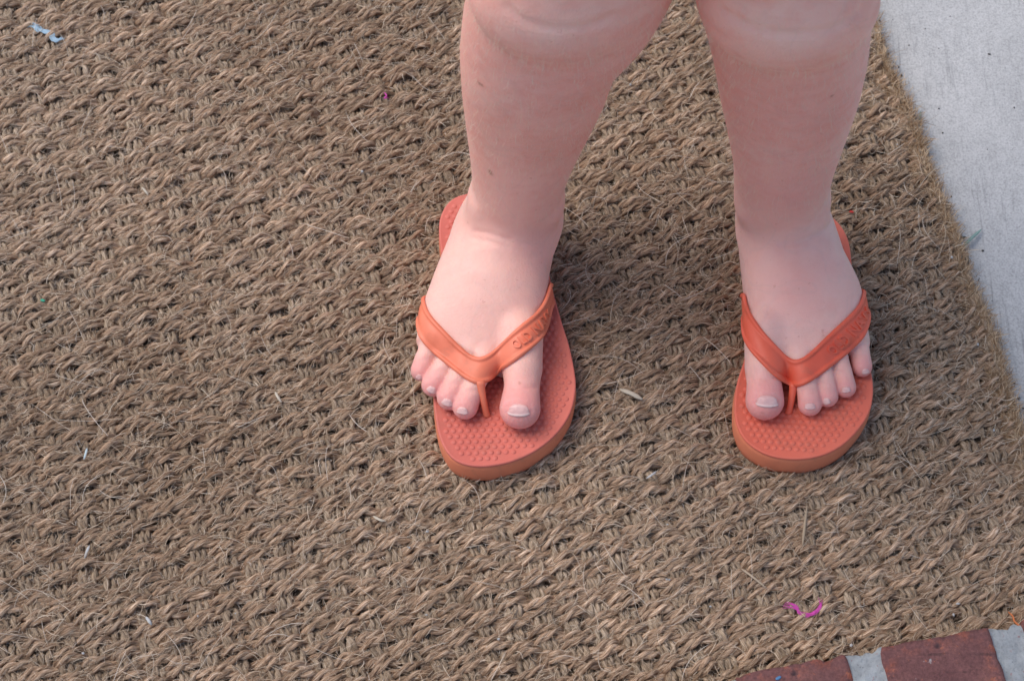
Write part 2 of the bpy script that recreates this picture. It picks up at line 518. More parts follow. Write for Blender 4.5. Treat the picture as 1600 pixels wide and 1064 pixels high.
# ragged edge
n = 26000
vv = rng.uniform(V0, V1, n)
a = np.stack([U_R - np.abs(rng.normal(0, 0.34, n)) - 0.12 + 0.14 * np.sin(vv * 4.5), vv, rng.uniform(-1.0, -0.12, n)], 1)
bunch = AZ + math.pi / 2 + np.sin(vv * 4.49) * 0.9 + rng.normal(0, .55, n)
d = np.stack([np.cos(bunch) + 0.35, np.sin(bunch), rng.normal(-.05, 0.30, n)], 1)
hair("edge_fringe", fibres(to_world(a), d, rng.uniform(0.3, 1.1, n), rng.normal(0, .4, n)), rng.uniform(0.006, 0.014, n), M_FRINGE, mat_root)
# bound cords along the edge
parts = []
vs_ = np.arange(V0, V1, 0.13); n = len(vs_)
for q_ in range(5):
    a = vs_ * 2 * np.pi / 1.4 + q_ * 1.3
    cu = np.full(n, U_R - 0.45) + 0.30 * np.cos(a) + smooth_noise(n, 6, 0.08)
    cz = -0.72 + 0.26 * np.sin(a) + smooth_noise(n, 6, 0.04)
    v, q, uv = ply_tube(cu + warp_field(cu, vs_)[0], vs_ + smooth_noise(n, 8, 0.1), cz, 0.12 + smooth_noise(n, 5, 0.02), 5)
    parts.append((v, q[:, ::-1], uv, np.full(len(v), 0.6)))
v, q, uv, tn = join(parts)
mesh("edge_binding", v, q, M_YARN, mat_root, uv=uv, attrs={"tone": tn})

# ------------------------------------------------------------ brick course
wall = empty("brick_course", W(np.array(U_R - 8.0), np.array(V_B - 8.0), np.array(GROUND_Z)))
tag(wall, "edge of raised dark red bricks with pale mortar at the mat's near corner", "brick edging")
BW, BL, BH = 5.5, 19.5, 3.2                      # along the course, across it, above the slab
BPITCH = 7.0
u_b = float(P(1372, 1015, 1.9) @ EU)            # left end of the large brick in view
from mathutils import noise as mn
def brick_verts(u0, seed):
    nx, ny, nz = 22, 60, 8
    vs, fs, ed = [], [], []
    idx = {}
    def put(i, j, k):
        key = (i, j, k)
        if key in idx: return idx[key]
        fx, fy, fz = i / nx, j / ny, k / nz
        x, y, z = u0 + fx * BW, V_B - BL + fy * BL, GROUND_Z - 1.0 + fz * (BH + 1.0)
        # round the arrises
        r = 0.16
        cx, cy, cz = min(max(x, u0 + r), u0 + BW - r), min(y, V_B - r), min(z, GROUND_Z + BH - r)
        dv = np.array([x - cx, y - cy, z - cz]); L = np.linalg.norm(dv)
        if L > r: dv *= r / L
        p = np.array([cx, cy, cz]) + dv
        q = Vector((p[0] + seed * 9, p[1], p[2]))
        nn = mn.fractal(q * 1.1, 1.0, 2.0, 4) * 0.10 + mn.noise(q * 4.5) * 0.035
        e = max(0.0, 1 - min(x - u0, u0 + BW - x, V_B - y, 3) / 0.8)
        chip = max(0.0, mn.noise(q * 1.7 + Vector((5, 5, 5))) - 0.05) * e
        p = p + np.array([(fx - .5) * -1, (fy - .5) * -1, -1.0 if k == nz else 0]) * (nn * 0.8 + chip * 0.45)
        idx[key] = len(vs); vs.append(W(np.array(p[0]), np.array(p[1]), np.array(p[2]))); ed.append(e)
        return idx[key]
    for i in range(nx):
        for j in range(ny): fs.append((put(i, j, nz), put(i + 1, j, nz), put(i + 1, j + 1, nz), put(i, j + 1, nz)))
    for i in range(nx):
        for k in range(nz): fs.append((put(i, ny, k), put(i, ny, k + 1), put(i + 1, ny, k + 1), put(i + 1, ny, k)))
    for j in range(ny):
        for k in range(nz):
            fs.append((put(0, j, k), put(0, j, k + 1), put(0, j + 1, k + 1), put(0, j + 1, k)))
            fs.append((put(nx, j, k), put(nx, j + 1, k), put(nx, j + 1, k + 1), put(nx, j, k + 1)))
    return vs, fs, ed
for i in range(-5, 5):
    vs, fs, ed = brick_verts(u_b + i * BPITCH, i)
    mesh("brick", vs, fs, M_BRICK, wall, attrs={"edge": ed},
         origin=W(np.array(u_b + i * BPITCH + BW / 2), np.array(V_B - BL / 2), np.array(GROUND_Z)))
def mortar_joint(u0, u1, seed):
    nx, ny = 12, 60
    vs, fs = [], []
    for j in range(ny + 1):
        for i in range(nx + 1):
            fx, fy = i / nx, j / ny
            u = u0 - 0.2 + fx * (u1 - u0 + 0.4); v = V_B - BL + fy * (BL - 0.05)
            q = Vector((u * 1.6 + seed, v * 1.6, 0.5))
            z = GROUND_Z + BH - 0.16 - 0.10 * math.sin(math.pi * fx) + 0.17 * mn.fractal(q, 1, 2, 4)
            if j == ny: v += 0.28 * mn.noise(q * 1.5) - 0.1
            vs.append(W(np.array(u), np.array(v), np.array(z)))
    base = len(vs)
    for i in range(nx + 1):
        p = vs[ny * (nx + 1) + i].copy(); p[2] = GROUND_Z - 0.5; vs.append(p)
    for j in range(ny):
        for i in range(nx):
            a0 = j * (nx + 1) + i; fs.append((a0, a0 + 1, a0 + nx + 2, a0 + nx + 1))
    for i in range(nx):
        a0 = ny * (nx + 1) + i; fs.append((a0, a0 + 1, base + i + 1, base + i))
    mesh("mortar_joint", vs, fs, M_MORTAR, wall)
for i in range(-5, 4):
    mortar_joint(u_b + i * BPITCH + BW, u_b + (i + 1) * BPITCH, i * 3.7)

# ------------------------------------------------------------ sandal outlines, traced at the height of the footbed
TOPZ = 1.5
def densify(pts, n=200, closed=True):
    p = np.asarray(pts, float)
    q = np.vstack([p, p[:1]]) if closed else p
    # Catmull-Rom
    out = []
    m = len(p)
    for i in range(m if closed else m - 1):
        p0, p1, p2, p3 = (p[(i - 1) % m], p[i], p[(i + 1) % m], p[(i + 2) % m]) if closed else \
            (p[max(i - 1, 0)], p[i], p[i + 1], p[min(i + 2, m - 1)])
        for s in np.linspace(0, 1, 12, endpoint=False):
            out.append(0.5 * ((2 * p1) + (-p0 + p2) * s + (2 * p0 - 5 * p1 + 4 * p2 - p3) * s * s + (-p0 + 3 * p1 - 3 * p2 + p3) * s ** 3))
    if not closed: out.append(p[-1])
    out = np.array(out)
    loop = np.vstack([out, out[:1]]) if closed else out
    L = np.concatenate([[0], np.cumsum(np.linalg.norm(np.diff(loop, axis=0), axis=1))])
    s = np.linspace(0, L[-1], n, endpoint=not closed)
    return np.stack([np.interp(s, L, loop[:, c]) for c in range(loop.shape[1])], 1)

OUT_L = [(729, 302.5), (710, 309), (696, 322), (687, 343), (686, 369), (689, 395), (692, 430), (690, 480), (683, 530), (677, 580), (677.5, 623),
         (680, 651), (687, 684), (701, 710), (722, 724), (755, 728.5), (797, 721.5), (835, 705), (868, 679), (891, 646), (899.6, 609),
         (898, 580.6), (889, 538), (877, 500), (868, 468), (860, 437), (856, 400), (853, 365), (845, 335), (822, 310), (790, 300), (760, 298)]
OUT_R = [(1297.7, 338.7), (1310, 347.7), (1321, 363.5), (1328, 384), (1331, 411), (1336, 460), (1346, 515), (1359.5, 573), (1363.5, 591),
         (1364.5, 614), (1359.5, 641), (1343.7, 668), (1316.6, 695), (1285, 711), (1249, 717), (1213, 714), (1186, 704), (1163, 686),
         (1149.6, 659), (1147.4, 627.5), (1152, 596), (1164, 557), (1173, 510), (1176, 460), (1173, 400), (1178, 365), (1195, 342), (1225, 328), (1262, 326)]

def inset(poly, d):
    """move a closed xy outline inwards by d"""
    p = poly
    t_ = np.roll(p, -1, 0) - np.roll(p, 1, 0); t_ /= np.linalg.norm(t_, axis=1)[:, None]
    nrm = np.stack([-t_[:, 1], t_[:, 0]], 1)
    area = 0.5 * np.sum(p[:, 0] * np.roll(p[:, 1], -1) - np.roll(p[:, 0], -1) * p[:, 1])
    if area < 0: nrm = -nrm
    return p + nrm * d

def in_poly(pt, poly):
    x, y = pt; c = False; j = len(poly) - 1
    for i in range(len(poly)):
        if (poly[i][1] > y) != (poly[j][1] > y) and x < (poly[j][0] - poly[i][0]) * (y - poly[i][1]) / (poly[j][1] - poly[i][1]) + poly[i][0]:
            c = not c
        j = i
    return c

def build_sole(root, outline, bedmat, axis_px):
    o = np.array([P(x, y, TOPZ)[:2] for x, y in outline])
    o = densify(o, 180)
    area = 0.5 * np.sum(o[:, 0] * np.roll(o[:, 1], -1) - np.roll(o[:, 0], -1) * o[:, 1])
    if area < 0: o = o[::-1]
    def stack(rings, cap_top, cap_bot, ztop=None):
        vs, fs, n = [], [], len(o)
        for d, z in rings:
            r = inset(o, d); vs += [(x, y, z) for x, y in r]
        for k in range(len(rings) - 1):
            for i in range(n):
                a, b = k * n + i, k * n + (i + 1) % n
                fs.append((a, b, b + n, a + n))
        if cap_top: fs.append(tuple(range((len(rings) - 1) * n, len(rings) * n)))
        if cap_bot: fs.append(tuple(range(n - 1, -1, -1)))
        return vs, fs
    vs, fs = stack([(0.10, -0.22), (0.03, -0.15), (0.0, 0.1), (-0.03, 0.5), (0.0, 1.0), (0.04, 1.30), (0.08, 1.325)], True, True)
    so = mesh("sole", vs, fs, M_SIDE, root)
    vs, fs = stack([(0.055, 1.33), (0.01, 1.345), (0.0, 1.40), (0.012, 1.455), (0.05, 1.495), (0.10, TOPZ), (0.14, TOPZ - 0.012), (0.2, TOPZ - 0.03)], True, True)
    bed = mesh("footbed", vs, fs, bedmat, root)
    # raised dots on the footbed
    inner = inset(o, 0.36)
    cx, cy = inner.mean(0)
    a = P(axis_px[0][0], axis_px[0][1], TOPZ)[:2]; b = P(axis_px[1][0], axis_px[1][1], TOPZ)[:2]
    e1 = (b - a) / np.linalg.norm(b - a); e2 = np.array([-e1[1], e1[0]])
    px, py = 0.37, 0.32
    vs, fs = [], []
    seg = 8
    prof = [(0.150, -0.012), (0.135, 0.020), (0.095, 0.042), (0.045, 0.050)]
    for i in range(-32, 33):
        for j in range(-14, 15):
            c = np.array([cx, cy]) + e1 * (i * py) + e2 * (j * px + (i % 2) * px / 2)
            if not in_poly(c, inner): continue
            b0 = len(vs)
            for r, z in prof:
                for s_ in range(seg):
                    an = s_ * 2 * np.pi / seg
                    vs.append((c[0] + r * np.cos(an), c[1] + r * np.sin(an), TOPZ - 0.03 + z))
            for k in range(len(prof) - 1):
                for s_ in range(seg):
                    s2 = (s_ + 1) % seg
                    fs.append((b0 + k * seg + s_, b0 + k * seg + s2, b0 + (k + 1) * seg + s2, b0 + (k + 1) * seg + s_))
            fs.append(tuple(b0 + (len(prof) - 1) * seg + s_ for s_ in range(seg)))
    tag(mesh("grip_dots", vs, fs, bedmat, bed), kind="stuff")
    return o

SANDALS = {}
for key, out, ax, bm, lab in (("L", OUT_L, ((768, 300), (785, 730)), M_BED2, "worn orange rubber flip-flop on the left in the photo, its strap faded"),
                              ("R", OUT_R, ((1255, 330), (1250, 717)), M_BED, "brighter red-orange rubber flip-flop on the right, near the concrete")):
    c = P(ax[0][0] * .5 + ax[1][0] * .5, (ax[0][1] + ax[1][1]) / 2, 0)
    root = empty("flip_flop", (c[0], c[1], -0.22))
    tag(root, lab, "flip-flop", "pair of orange flip-flops on the doormat")
    o = build_sole(root, out, bm, ax)
    SANDALS[key] = (root, o)

# ------------------------------------------------------------ the child's legs as one distance field
VOX = 0.092
GX = (-7.5, 21.0); GY = (-8.0, 12.5); GZ = (1.1, 47.5)
nx, ny, nz = [int((b - a) / VOX) + 1 for a, b in (GX, GY, GZ)]
D = np.full((nx, ny, nz), 3.0, dtype=np.float32)
ax_x = (GX[0] + np.arange(nx) * VOX).astype(np.float32)
ax_y = (GY[0] + np.arange(ny) * VOX).astype(np.float32)
ax_z = (GZ[0] + np.arange(nz) * VOX).astype(np.float32)

def box(lo, hi):
    sl = []
    for a, g, n_ in zip(lo, (GX, GY, GZ), (nx, ny, nz)):
        sl.append(max(0, int((a - g[0]) / VOX)))
    sh = []
    for a, g, n_ in zip(hi, (GX, GY, GZ), (nx, ny, nz)):
        sh.append(min(n_, int((a - g[0]) / VOX) + 2))
    s = tuple(slice(a, max(a, b)) for a, b in zip(sl, sh))
    return s, ax_x[s[0]][:, None, None], ax_y[s[1]][None, :, None], ax_z[s[2]][None, None, :]

def smin(a, b, k):
    h = np.clip(0.5 + 0.5 * (b - a) / k, 0, 1)
    return b * (1 - h) + a * h - k * h * (1 - h)

def add(d_new, s, k):
    D[s] = smin(D[s], d_new.astype(np.float32), k)

def capsule(a, b, ra, rb, k=0.1, sz=1.0):
    """rounded cone; sz squashes it in height"""
    a, b = np.array(a, float), np.array(b, float)
    r = max(ra, rb) + 0.9
    s, x, y, z = box(np.minimum(a, b) - r, np.maximum(a, b) + r)
    ab = b - a; L = float(ab @ ab) + 1e-9
    t_ = np.clip(((x - a[0]) * ab[0] + (y - a[1]) * ab[1] + (z - a[2]) * ab[2]) / L, 0, 1)
    d = np.sqrt((x - a[0] - t_ * ab[0]) ** 2 + (y - a[1] - t_ * ab[1]) ** 2 + ((z - a[2] - t_ * ab[2]) / sz) ** 2) - (ra + (rb - ra) * t_)
    add(d, s, k)

def chain(pts, k=0.1, sz=1.0):
    for (x0, y0, z0, r0), (x1, y1, z1, r1) in zip(pts[:-1], pts[1:]):
        capsule(P(x0, y0, z0), P(x1, y1, z1), r0, r1, k, sz)

def ellipsoid(c, r, k=0.5):
    c, r = np.array(c, float), np.array(r, float)
    s, x, y, z = box(c - r - 1.0, c + r + 1.0)
    q = np.sqrt(((x - c[0]) / r[0]) ** 2 + ((y - c[1]) / r[1]) ** 2 + ((z - c[2]) / r[2]) ** 2)
    q2 = np.sqrt(((x - c[0]) / r[0] ** 2) ** 2 + ((y - c[1]) / r[1] ** 2) ** 2 + ((z - c[2]) / r[2] ** 2) ** 2) + 1e-6
    add(q * (q - 1) / q2, s, k)

def limb(zs, cxs, cys, ws, dfs, dbs, k=0.6, zlo=None):
    """vertical limb: elliptical slices with different front and back depth"""
    zs = np.array(zs)
    s, x, y, z = box((min(np.array(cxs) - np.array(ws)) - 1, min(np.array(cys) - np.array(dfs)) - 1, zs[0]),
                     (max(np.array(cxs) + np.array(ws)) + 1, max(np.array(cys) + np.array(dbs)) + 1, zs[-1]))
    zz = z.ravel()
    def f(a):
        from_ = np.array(a, float)
        v = np.interp(zz, zs, from_)
        ker = np.ones(11) / 11
        v = np.convolve(np.pad(v, 5, mode='edge'), ker, mode='valid')
        v = np.convolve(np.pad(v, 5, mode='edge'), ker, mode='valid')
        return v[None, None, :]
    cx, cy, w, df, db = f(cxs), f(cys), f(ws), f(dfs), f(dbs)
    dep = np.where(y < cy, df, db)
    qx, qy = (x - cx) / w, (y - cy) / dep
    q = (np.abs(qx) ** 2.15 + np.abs(qy) ** 2.15) ** (1 / 2.15)
    g = np.sqrt((qx / w) ** 2 + (qy / dep) ** 2) + 1e-5
    d = np.where(q > 1e-3, q * (q - 1) / g, -np.minimum(w, df))
    over = np.maximum(zs[0] + 0.6 - z, z - (zs[-1] - 0.3))
    d = np.where(over > 0, np.maximum(d, over), d)
    add(d, s, k)

SIL_L = dict(r=[-150, -60, 0, 27, 54, 81, 126, 171, 216, 261, 292, 315, 342, 373, 400, 430],
             l=[742, 735, 729.5, 723, 720.5, 718, 720, 725, 731.5, 737, 738, 732, 722, 706, 691, 679],
             rr=[1078, 1066, 1040, 1022, 992, 968, 954.5, 934, 911, 889, 880, 878.5, 877, 871, 864, 858])
SIL_R = dict(r=[-150, -60, 0, 27, 45, 58, 90, 135, 180, 225, 261, 306, 342, 373, 400, 430, 450],
             l=[1074, 1077, 1087, 1099, 1107, 1111, 1114, 1122, 1132, 1142, 1147.5, 1146.7, 1149, 1152.5, 1155.7, 1158, 1160],
             rr=[1352, 1362, 1364, 1362, 1360, 1359, 1355, 1345, 1330, 1314.6, 1301, 1292, 1298, 1308, 1317, 1335, 1345])
LEG_Z = np.array([3.6, 5, 7, 9, 12, 15, 18, 21, 23, 25, 27, 30, 34])
LEG_Y = np.interp(LEG_Z, [3.6, 7, 12, 18, 22, 26, 34], [5.3, 5.0, 5.2, 4.9, 4.4, 3.8, 3.6])
LEG_F = np.interp(LEG_Z, [3.6, 7, 12, 18, 22, 26, 34], [2.4, 2.3, 2.7, 3.4, 3.6, 4.1, 4.6])
LEG_B = np.interp(LEG_Z, [3.6, 7, 12, 18, 22, 26, 34], [2.4, 2.2, 3.0, 4.1, 3.9, 4.0, 4.8])
ANK_LIM = {"L": 300, "R": 300}
for key, sil in (("L", SIL_L), ("R", SIL_R)):
    cxs, ws = [], []
    for z, y in zip(LEG_Z, LEG_Y):
        rw = min(row_of(y, z), 318)
        rw_true = row_of(y, z)
        xl, xr = np.interp(rw, sil["r"], sil["l"]), np.interp(rw, sil["r"], sil["rr"])
        a, b = unx(xl, y, z), unx(xr, y, z)
        w = (b - a) / 2
        if rw_true > 318: w *= 0.93
        cxs.append((a + b) / 2); ws.append(w)
    cxs += [cxs[-1] * 0.9 + 7.0 * 0.1, cxs[-1] * 0.8 + 7.0 * 0.2]; ws += [5.4, 6.2]
    limb(list(LEG_Z) + [39, 47.0], cxs, list(LEG_Y) + [4.2, 4.6], ws, list(LEG_F) + [5.2, 5.6], list(LEG_B) + [5.4, 5.8], 0.3)
# pelvis joins both thighs
ellipsoid((7.0, 4.5, 46.0), (10.0, 6.4, 8.0), 1.2)
# ankle bones
for x_, y_ in ((864, 318), (746, 338), (1168, 326), (1279, 330)):
    c_ = P(x_, y_, 6.0); c_[1] = 4.4; c_[2] = 6.1
    c_[0] = unx(x_, 4.4, 6.1)
    ellipsoid(c_, (0.42, 0.8, 0.8), 0.8)
# kneecap pads, with the fold below each
ellipsoid(P(862, -42, 27.0) * [1, 0, 0] + [0, 1.7, 26.0], (3.2, 2.2, 2.75), 1.5)
ellipsoid(P(1245, -30, 27.0) * [1, 0, 0] + [0, 1.5, 25.6], (3.5, 2.2, 2.95), 1.5)

# feet: slices along y
FOOT = {
 "L": dict(r=[300, 342, 373, 400, 430, 470, 500, 520, 540, 560, 590],
           l=[722, 712, 702, 691, 679, 664, 656, 652, 650, 650, 652],
           rr=[880, 876, 870, 864, 858, 855, 851, 848, 846, 845, 845]),
 "R": dict(r=[300, 342, 373, 400, 430, 450, 470, 500, 530, 560, 590],
           l=[1151, 1151, 1153, 1156, 1159, 1161, 1164, 1166, 1167, 1167, 1167],
           rr=[1290, 1297, 1307, 1318, 1333, 1343, 1349, 1353, 1356, 1358, 1359])}
def foot(key, y_heel, y_end):
    F = FOOT[key]
    ys = ax_y[(ax_y > y_end - 1.2) & (ax_y < y_heel + 0.6)]
    zt = np.interp(ys, [-4.5, -3.2, -2.0, -0.5, 1.0, 2.2, 4.0, 6.0, 8.5], [2.6, 3.15, 3.75, 4.5, 5.1, 5.4, 5.3, 4.8, 4.0])
    zm = np.interp(ys, [-4, 0, 4, 8], [2.35, 2.6, 3.1, 3.1])
    cx, w = [], []
    for y, m in zip(ys, zm):
        rw = row_of(y, m)
        xl, xr = np.interp(rw, F["r"], F["l"]), np.interp(rw, F["r"], F["rr"])
        a, b = unx(xl, y, m), unx(xr, y, m)
        ww = (b - a) / 2
        heel = np.clip((y - (y_heel - 3.2)) / 3.2, 0, 1)
        ww = min(ww, 2.75 if y > 3.5 else 9) if False else ww
        ww *= math.sqrt(max(0.02, 1 - (heel * 0.96) ** 2))
        front = np.clip(((y_end + 1.0) - y) / 1.6, 0, 1)
        ww *= math.sqrt(max(0.02, 1 - (front * 0.75) ** 2))
        cx.append((a + b) / 2); w.append(ww)
    j0 = int(round((ys[0] - GY[0]) / VOX)); s = (slice(0, nx), slice(j0, j0 + len(ys)), slice(0, int((7.6 - GZ[0]) / VOX)))
    x = ax_x[:, None, None]; z = ax_z[s[2]][None, None, :]
    cx, w, zt, zm = [np.array(a, dtype=np.float32)[None, :, None] for a in (cx, w, zt, zm)]
    up = np.where(z > zm, zt - zm, zm - 1.47)
    qx, qz = (x - cx) / w, (z - zm) / up
    ex = np.where(z > zm, 2.0, 2.7)
    q = (np.abs(qx) ** ex + np.abs(qz) ** ex) ** (1 / ex)
    g = np.sqrt((qx / w) ** 2 + (qz / up) ** 2) + 1e-5
    d = np.where(q > 1e-3, q * (q - 1) / g, -np.minimum(w, up))
    yy = ys[None, :, None]
    # the ball of the foot ends on a slanting line: further forward on the big toe's side
    fx = np.clip((x - cx) / np.maximum(w, 1.5), -1, 1) * (1 if key == "L" else -1)
    ye = y_end + 1.25 - 1.15 * fx
    over = np.maximum(yy - y_heel, ye - yy)
    d = smin(d, over, -0.9) if False else np.where(over > -0.6, np.maximum(d, over), d)
    return d, s
for key, yh in (("L", 7.6), ("R", 6.7)):
    d, s = foot(key, yh, -3.9)
    add(d, s, 1.5)
TOES = {
 "L": [[(812, 520, 3.1, 1.15), (815, 575, 2.75, 0.98), (815.5, 604, 2.5, 0.88), (812.5, 638, 2.45, 1.03)],
       [(757, 560, 2.9, .66), (745, 590, 2.65, .58), (736, 612, 2.45, .57), (727, 635, 2.15, .65)],
       [(738, 545, 2.85, .66), (722, 580, 2.6, .57), (712, 600, 2.4, .57), (702, 621, 2.12, .64)],
       [(716, 530, 2.7, .66), (700, 562, 2.5, .57), (689, 582, 2.35, .57), (677, 601, 2.1, .61)],
       [(690, 510, 2.6, .66), (672, 545, 2.4, .56), (664, 562, 2.25, .53), (658, 579, 2.05, .54)]],
 "R": [[(1195, 515, 3.1, 1.05), (1194, 570, 2.75, 0.9), (1194, 592, 2.5, 0.85), (1195, 626, 2.4, .97)],
       [(1250, 560, 2.9, .62), (1258, 590, 2.65, .54), (1262, 608, 2.4, .54), (1265.5, 631, 2.1, .61)],
       [(1273, 545, 2.85, .60), (1282, 575, 2.6, .54), (1288, 595, 2.4, .53), (1293, 619, 2.1, .55)],
       [(1297, 530, 2.7, .60), (1309, 560, 2.5, .53), (1315, 580, 2.35, .51), (1321.5, 605, 2.06, .53)],
       [(1326, 500, 2.6, .62), (1338, 532, 2.4, .55), (1343, 550, 2.25, .51), (1347, 573, 2.05, .52)]]}
body_field = D
D = np.full((nx, ny, nz), 3.0, dtype=np.float32)         # toes apart first: they hardly blend with each other
for key in "LR":
    for i, tch in enumerate(TOES[key]):
        chain(tch, 0.07)
D = smin(body_field, D, 0.42).astype(np.float32)
del body_field
def sample(p):
    """trilinear distance at points (n,3)"""
    q = (np.atleast_2d(p) - [GX[0], GY[0], GZ[0]]) / VOX
    q = np.clip(q, 0, np.array([nx, ny, nz]) - 1.001)
    i = q.astype(int); f = q - i
    r = 0
    for a in (0, 1):
        for b in (0, 1):
            for c_ in (0, 1):
                wgt = (f[:, 0] if a else 1 - f[:, 0]) * (f[:, 1] if b else 1 - f[:, 1]) * (f[:, 2] if c_ else 1 - f[:, 2])
                r = r + wgt * D[i[:, 0] + a, i[:, 1] + b, i[:, 2] + c_]
    return r
def grad(p, e=0.15):
    g = np.stack([sample(p + np.eye(3)[k] * e) - sample(p - np.eye(3)[k] * e) for k in range(3)], 1)
    return g / (np.linalg.norm(g, axis=1)[:, None] + 1e-9)
def march(x, y, off=0.0, zmin=1.4):
    """first point on the ray of photo pixel (x, y) where the distance is off; else the closest one"""
    d = ray(x, y)
    s = np.arange(60, 135, 0.04)
    p = CAM + d * s[:, None]
    ok = (p[:, 2] > zmin) & (p[:, 2] < 46) & (p[:, 1] > GY[0]) & (p[:, 1] < GY[1])
    p = p[ok]
    v = sample(p)
    hit = np.where(v < off)[0]
    return p[hit[0]] if len(hit) else p[np.argmin(v)]

def carve(px, r, depth):
    pts = [march(x, y) for x, y in px]
    pts = densify(pts, max(8, len(px) * 6), closed=False)
    for a, b in zip(pts[:-1], pts[1:]):
        s, x, y, z = box(np.minimum(a, b) - r - .5, np.maximum(a, b) + r + .5)
        ab = b - a; L = float(ab @ ab) + 1e-9
        t_ = np.clip(((x - a[0]) * ab[0] + (y - a[1]) * ab[1] + (z - a[2]) * ab[2]) / L, 0, 1)
        d = np.sqrt((x - a[0] - t_ * ab[0]) ** 2 + (y - a[1] - t_ * ab[1]) ** 2 + (z - a[2] - t_ * ab[2]) ** 2)
        w = depth * np.exp(-(d / r) ** 2)
        D[s] = np.maximum(D[s], D[s])       # keep
        CARVE[s] = np.maximum(CARVE[s], w)
CARVE = np.zeros_like(D)
carve([(1222, 381), (1245, 379), (1268, 372), (1286, 361), (1300, 348)], 0.18, 0.09)
carve([(742, 362), (768, 366), (796, 376)], 0.14, 0.05)
carve([(738, 372), (766, 378), (792, 388)], 0.14, 0.04)
carve([(793, 606), (815, 608), (838, 605)], 0.10, 0.07)
carve([(796, 612), (815, 615), (835, 612)], 0.07, 0.04)
carve([(1172, 591), (1194, 593), (1214, 590)], 0.10, 0.07)
carve([(1176, 598), (1194, 600), (1210, 597)], 0.07, 0.04)
carve([(795, 14), (815, 32), (850, 44), (890, 46), (925, 40), (958, 24)], 0.27, 0.115)
carve([(1132, 18), (1160, 36), (1205, 52), (1260, 54), (1310, 42), (1345, 18)], 0.27, 0.115)
for x0_, x1_, y_, d_ in ((731, 752, 612, .05), (706, 724, 600, .05), (683, 701, 581, .05), (661, 676, 562, .04),
                        (1252, 1272, 611, .05), (1281, 1297, 598, .04), (1308, 1324, 583, .05), (1336, 1352, 553, .04)):
    carve([(x0_, y_), ((x0_ + x1_) / 2, y_ - 2), (x1_, y_ + 1)], 0.10, d_ * 1.4)
for cx_, cy_, w_, h_ in ((810.5, 643, 36, 19), (722.5, 642, 18, 10), (699, 629, 18, 10), (674.5, 609, 16, 9),
                         (1198.5, 629, 36, 18), (1265.5, 635, 18, 9), (1321.5, 609, 15, 8)):
    carve([(cx_ + math.cos(a_) * w_ * .56, cy_ - 1.5 - math.sin(a_) * h_ * .62) for a_ in np.linspace(-0.35, math.pi + 0.35, 9)], 0.07, 0.075 if w_ > 30 else 0.05)
D += CARVE
D_FULL = D

import openvdb
Dc = np.clip(D, -0.6, 0.6).astype(np.float32)
grid = openvdb.FloatGrid(0.6)
grid.copyFromArray(Dc)
pts, quads = grid.convertToQuads(isovalue=0.0)
pts = np.asarray(pts, float) * VOX + [GX[0], GY[0], GZ[0]]
quads = np.asarray(quads).astype(np.int64)
# light Laplacian smoothing
def laplace(p, q, it, lam):
    e = np.concatenate([q[:, [0, 1]], q[:, [1, 2]], q[:, [2, 3]], q[:, [3, 0]]])
    for r_ in range(it):
        for l_ in (lam, -lam * 0.96):
            acc = np.zeros_like(p); cnt = np.zeros(len(p))
            for c_ in range(3):
                acc[:, c_] = np.bincount(e[:, 0], p[e[:, 1], c_], len(p)) + np.bincount(e[:, 1], p[e[:, 0], c_], len(p))
            cnt = np.bincount(e[:, 0], minlength=len(p)) + np.bincount(e[:, 1], minlength=len(p))
            p = p + l_ * (acc / np.maximum(cnt, 1)[:, None] - p)
    return p
pts = laplace(pts, quads, 5, 0.5)
# orientation check
g_ = grad(pts[quads[:200, 0]])
fn = np.cross(pts[quads[:200, 1]] - pts[quads[:200, 0]], pts[quads[:200, 2]] - pts[quads[:200, 0]])
if (g_ * fn).sum() < 0: quads = quads[:, ::-1]
# skin tone attributes: red toe ends and knees, paler insteps
red = np.zeros(len(pts)); pale = 0.42 * np.clip((13 - pts[:, 2]) / 9, 0, 1)
for key in "LR":
    for i, tch in enumerate(TOES[key]):
        x, y, z, r = tch[-1]
        c = P(x, y + (6 if i else 8), z)
        dd = np.linalg.norm(pts - c, axis=1)
        red = np.maximum(red, (0.85 if i == 0 else 0.75) * np.exp(-(dd / (r * 1.7)) ** 3))
        for (x, y, z, r) in tch[2:3]:
            dd = np.linalg.norm(pts - P(x, y, z + r), axis=1)
            red = np.maximum(red, 0.28 * np.exp(-(dd / (r * 0.8)) ** 2))
for (x, y, z, r, a) in ((1235, 300, 9, 2.2, .2), (1238, 460, 4.5, 1.6, .25), (830, 400, 6, 1.6, .15), (1240, 250, 11, 2.0, .2), (870, 120, 20, 4.5, .25), (1235, 190, 16, 5, .22)):
    dd = np.linalg.norm(pts - march(x, y), axis=1); red = np.maximum(red, a * np.exp(-(dd / r) ** 2))
for (x, y, r, a) in ((760, 430, 3.0, .6), (1230, 520, 2.2, .5), (1200, 430, 2.5, .5), (860, 55, 1.6, .5), (1240, 65, 1.6, .5), (780, 540, 2.0, .4), (1300, 450, 2, .5)):
    dd = np.linalg.norm(pts - march(x, y), axis=1); pale = np.maximum(pale, a * np.exp(-(dd / r) ** 2))
mark = np.zeros(len(pts))
for x, y, rr_ in ((767, 271, .13), (766, 268, .11), (750, 131, .11), (753, 133, .1), (812, 607 - 8, .07), (1192, 645, .06), (950, 200, .07), (1300, 150, .08)):
    dd = np.linalg.norm(pts - march(x, y), axis=1); mark = np.maximum(mark, np.exp(-(dd / rr_) ** 2) * .8)
body = mesh("person", pts, quads, M_SKIN, attrs={"red": red, "pale": pale, "mark": mark}, origin=(7.0, 2.0, 1.5))
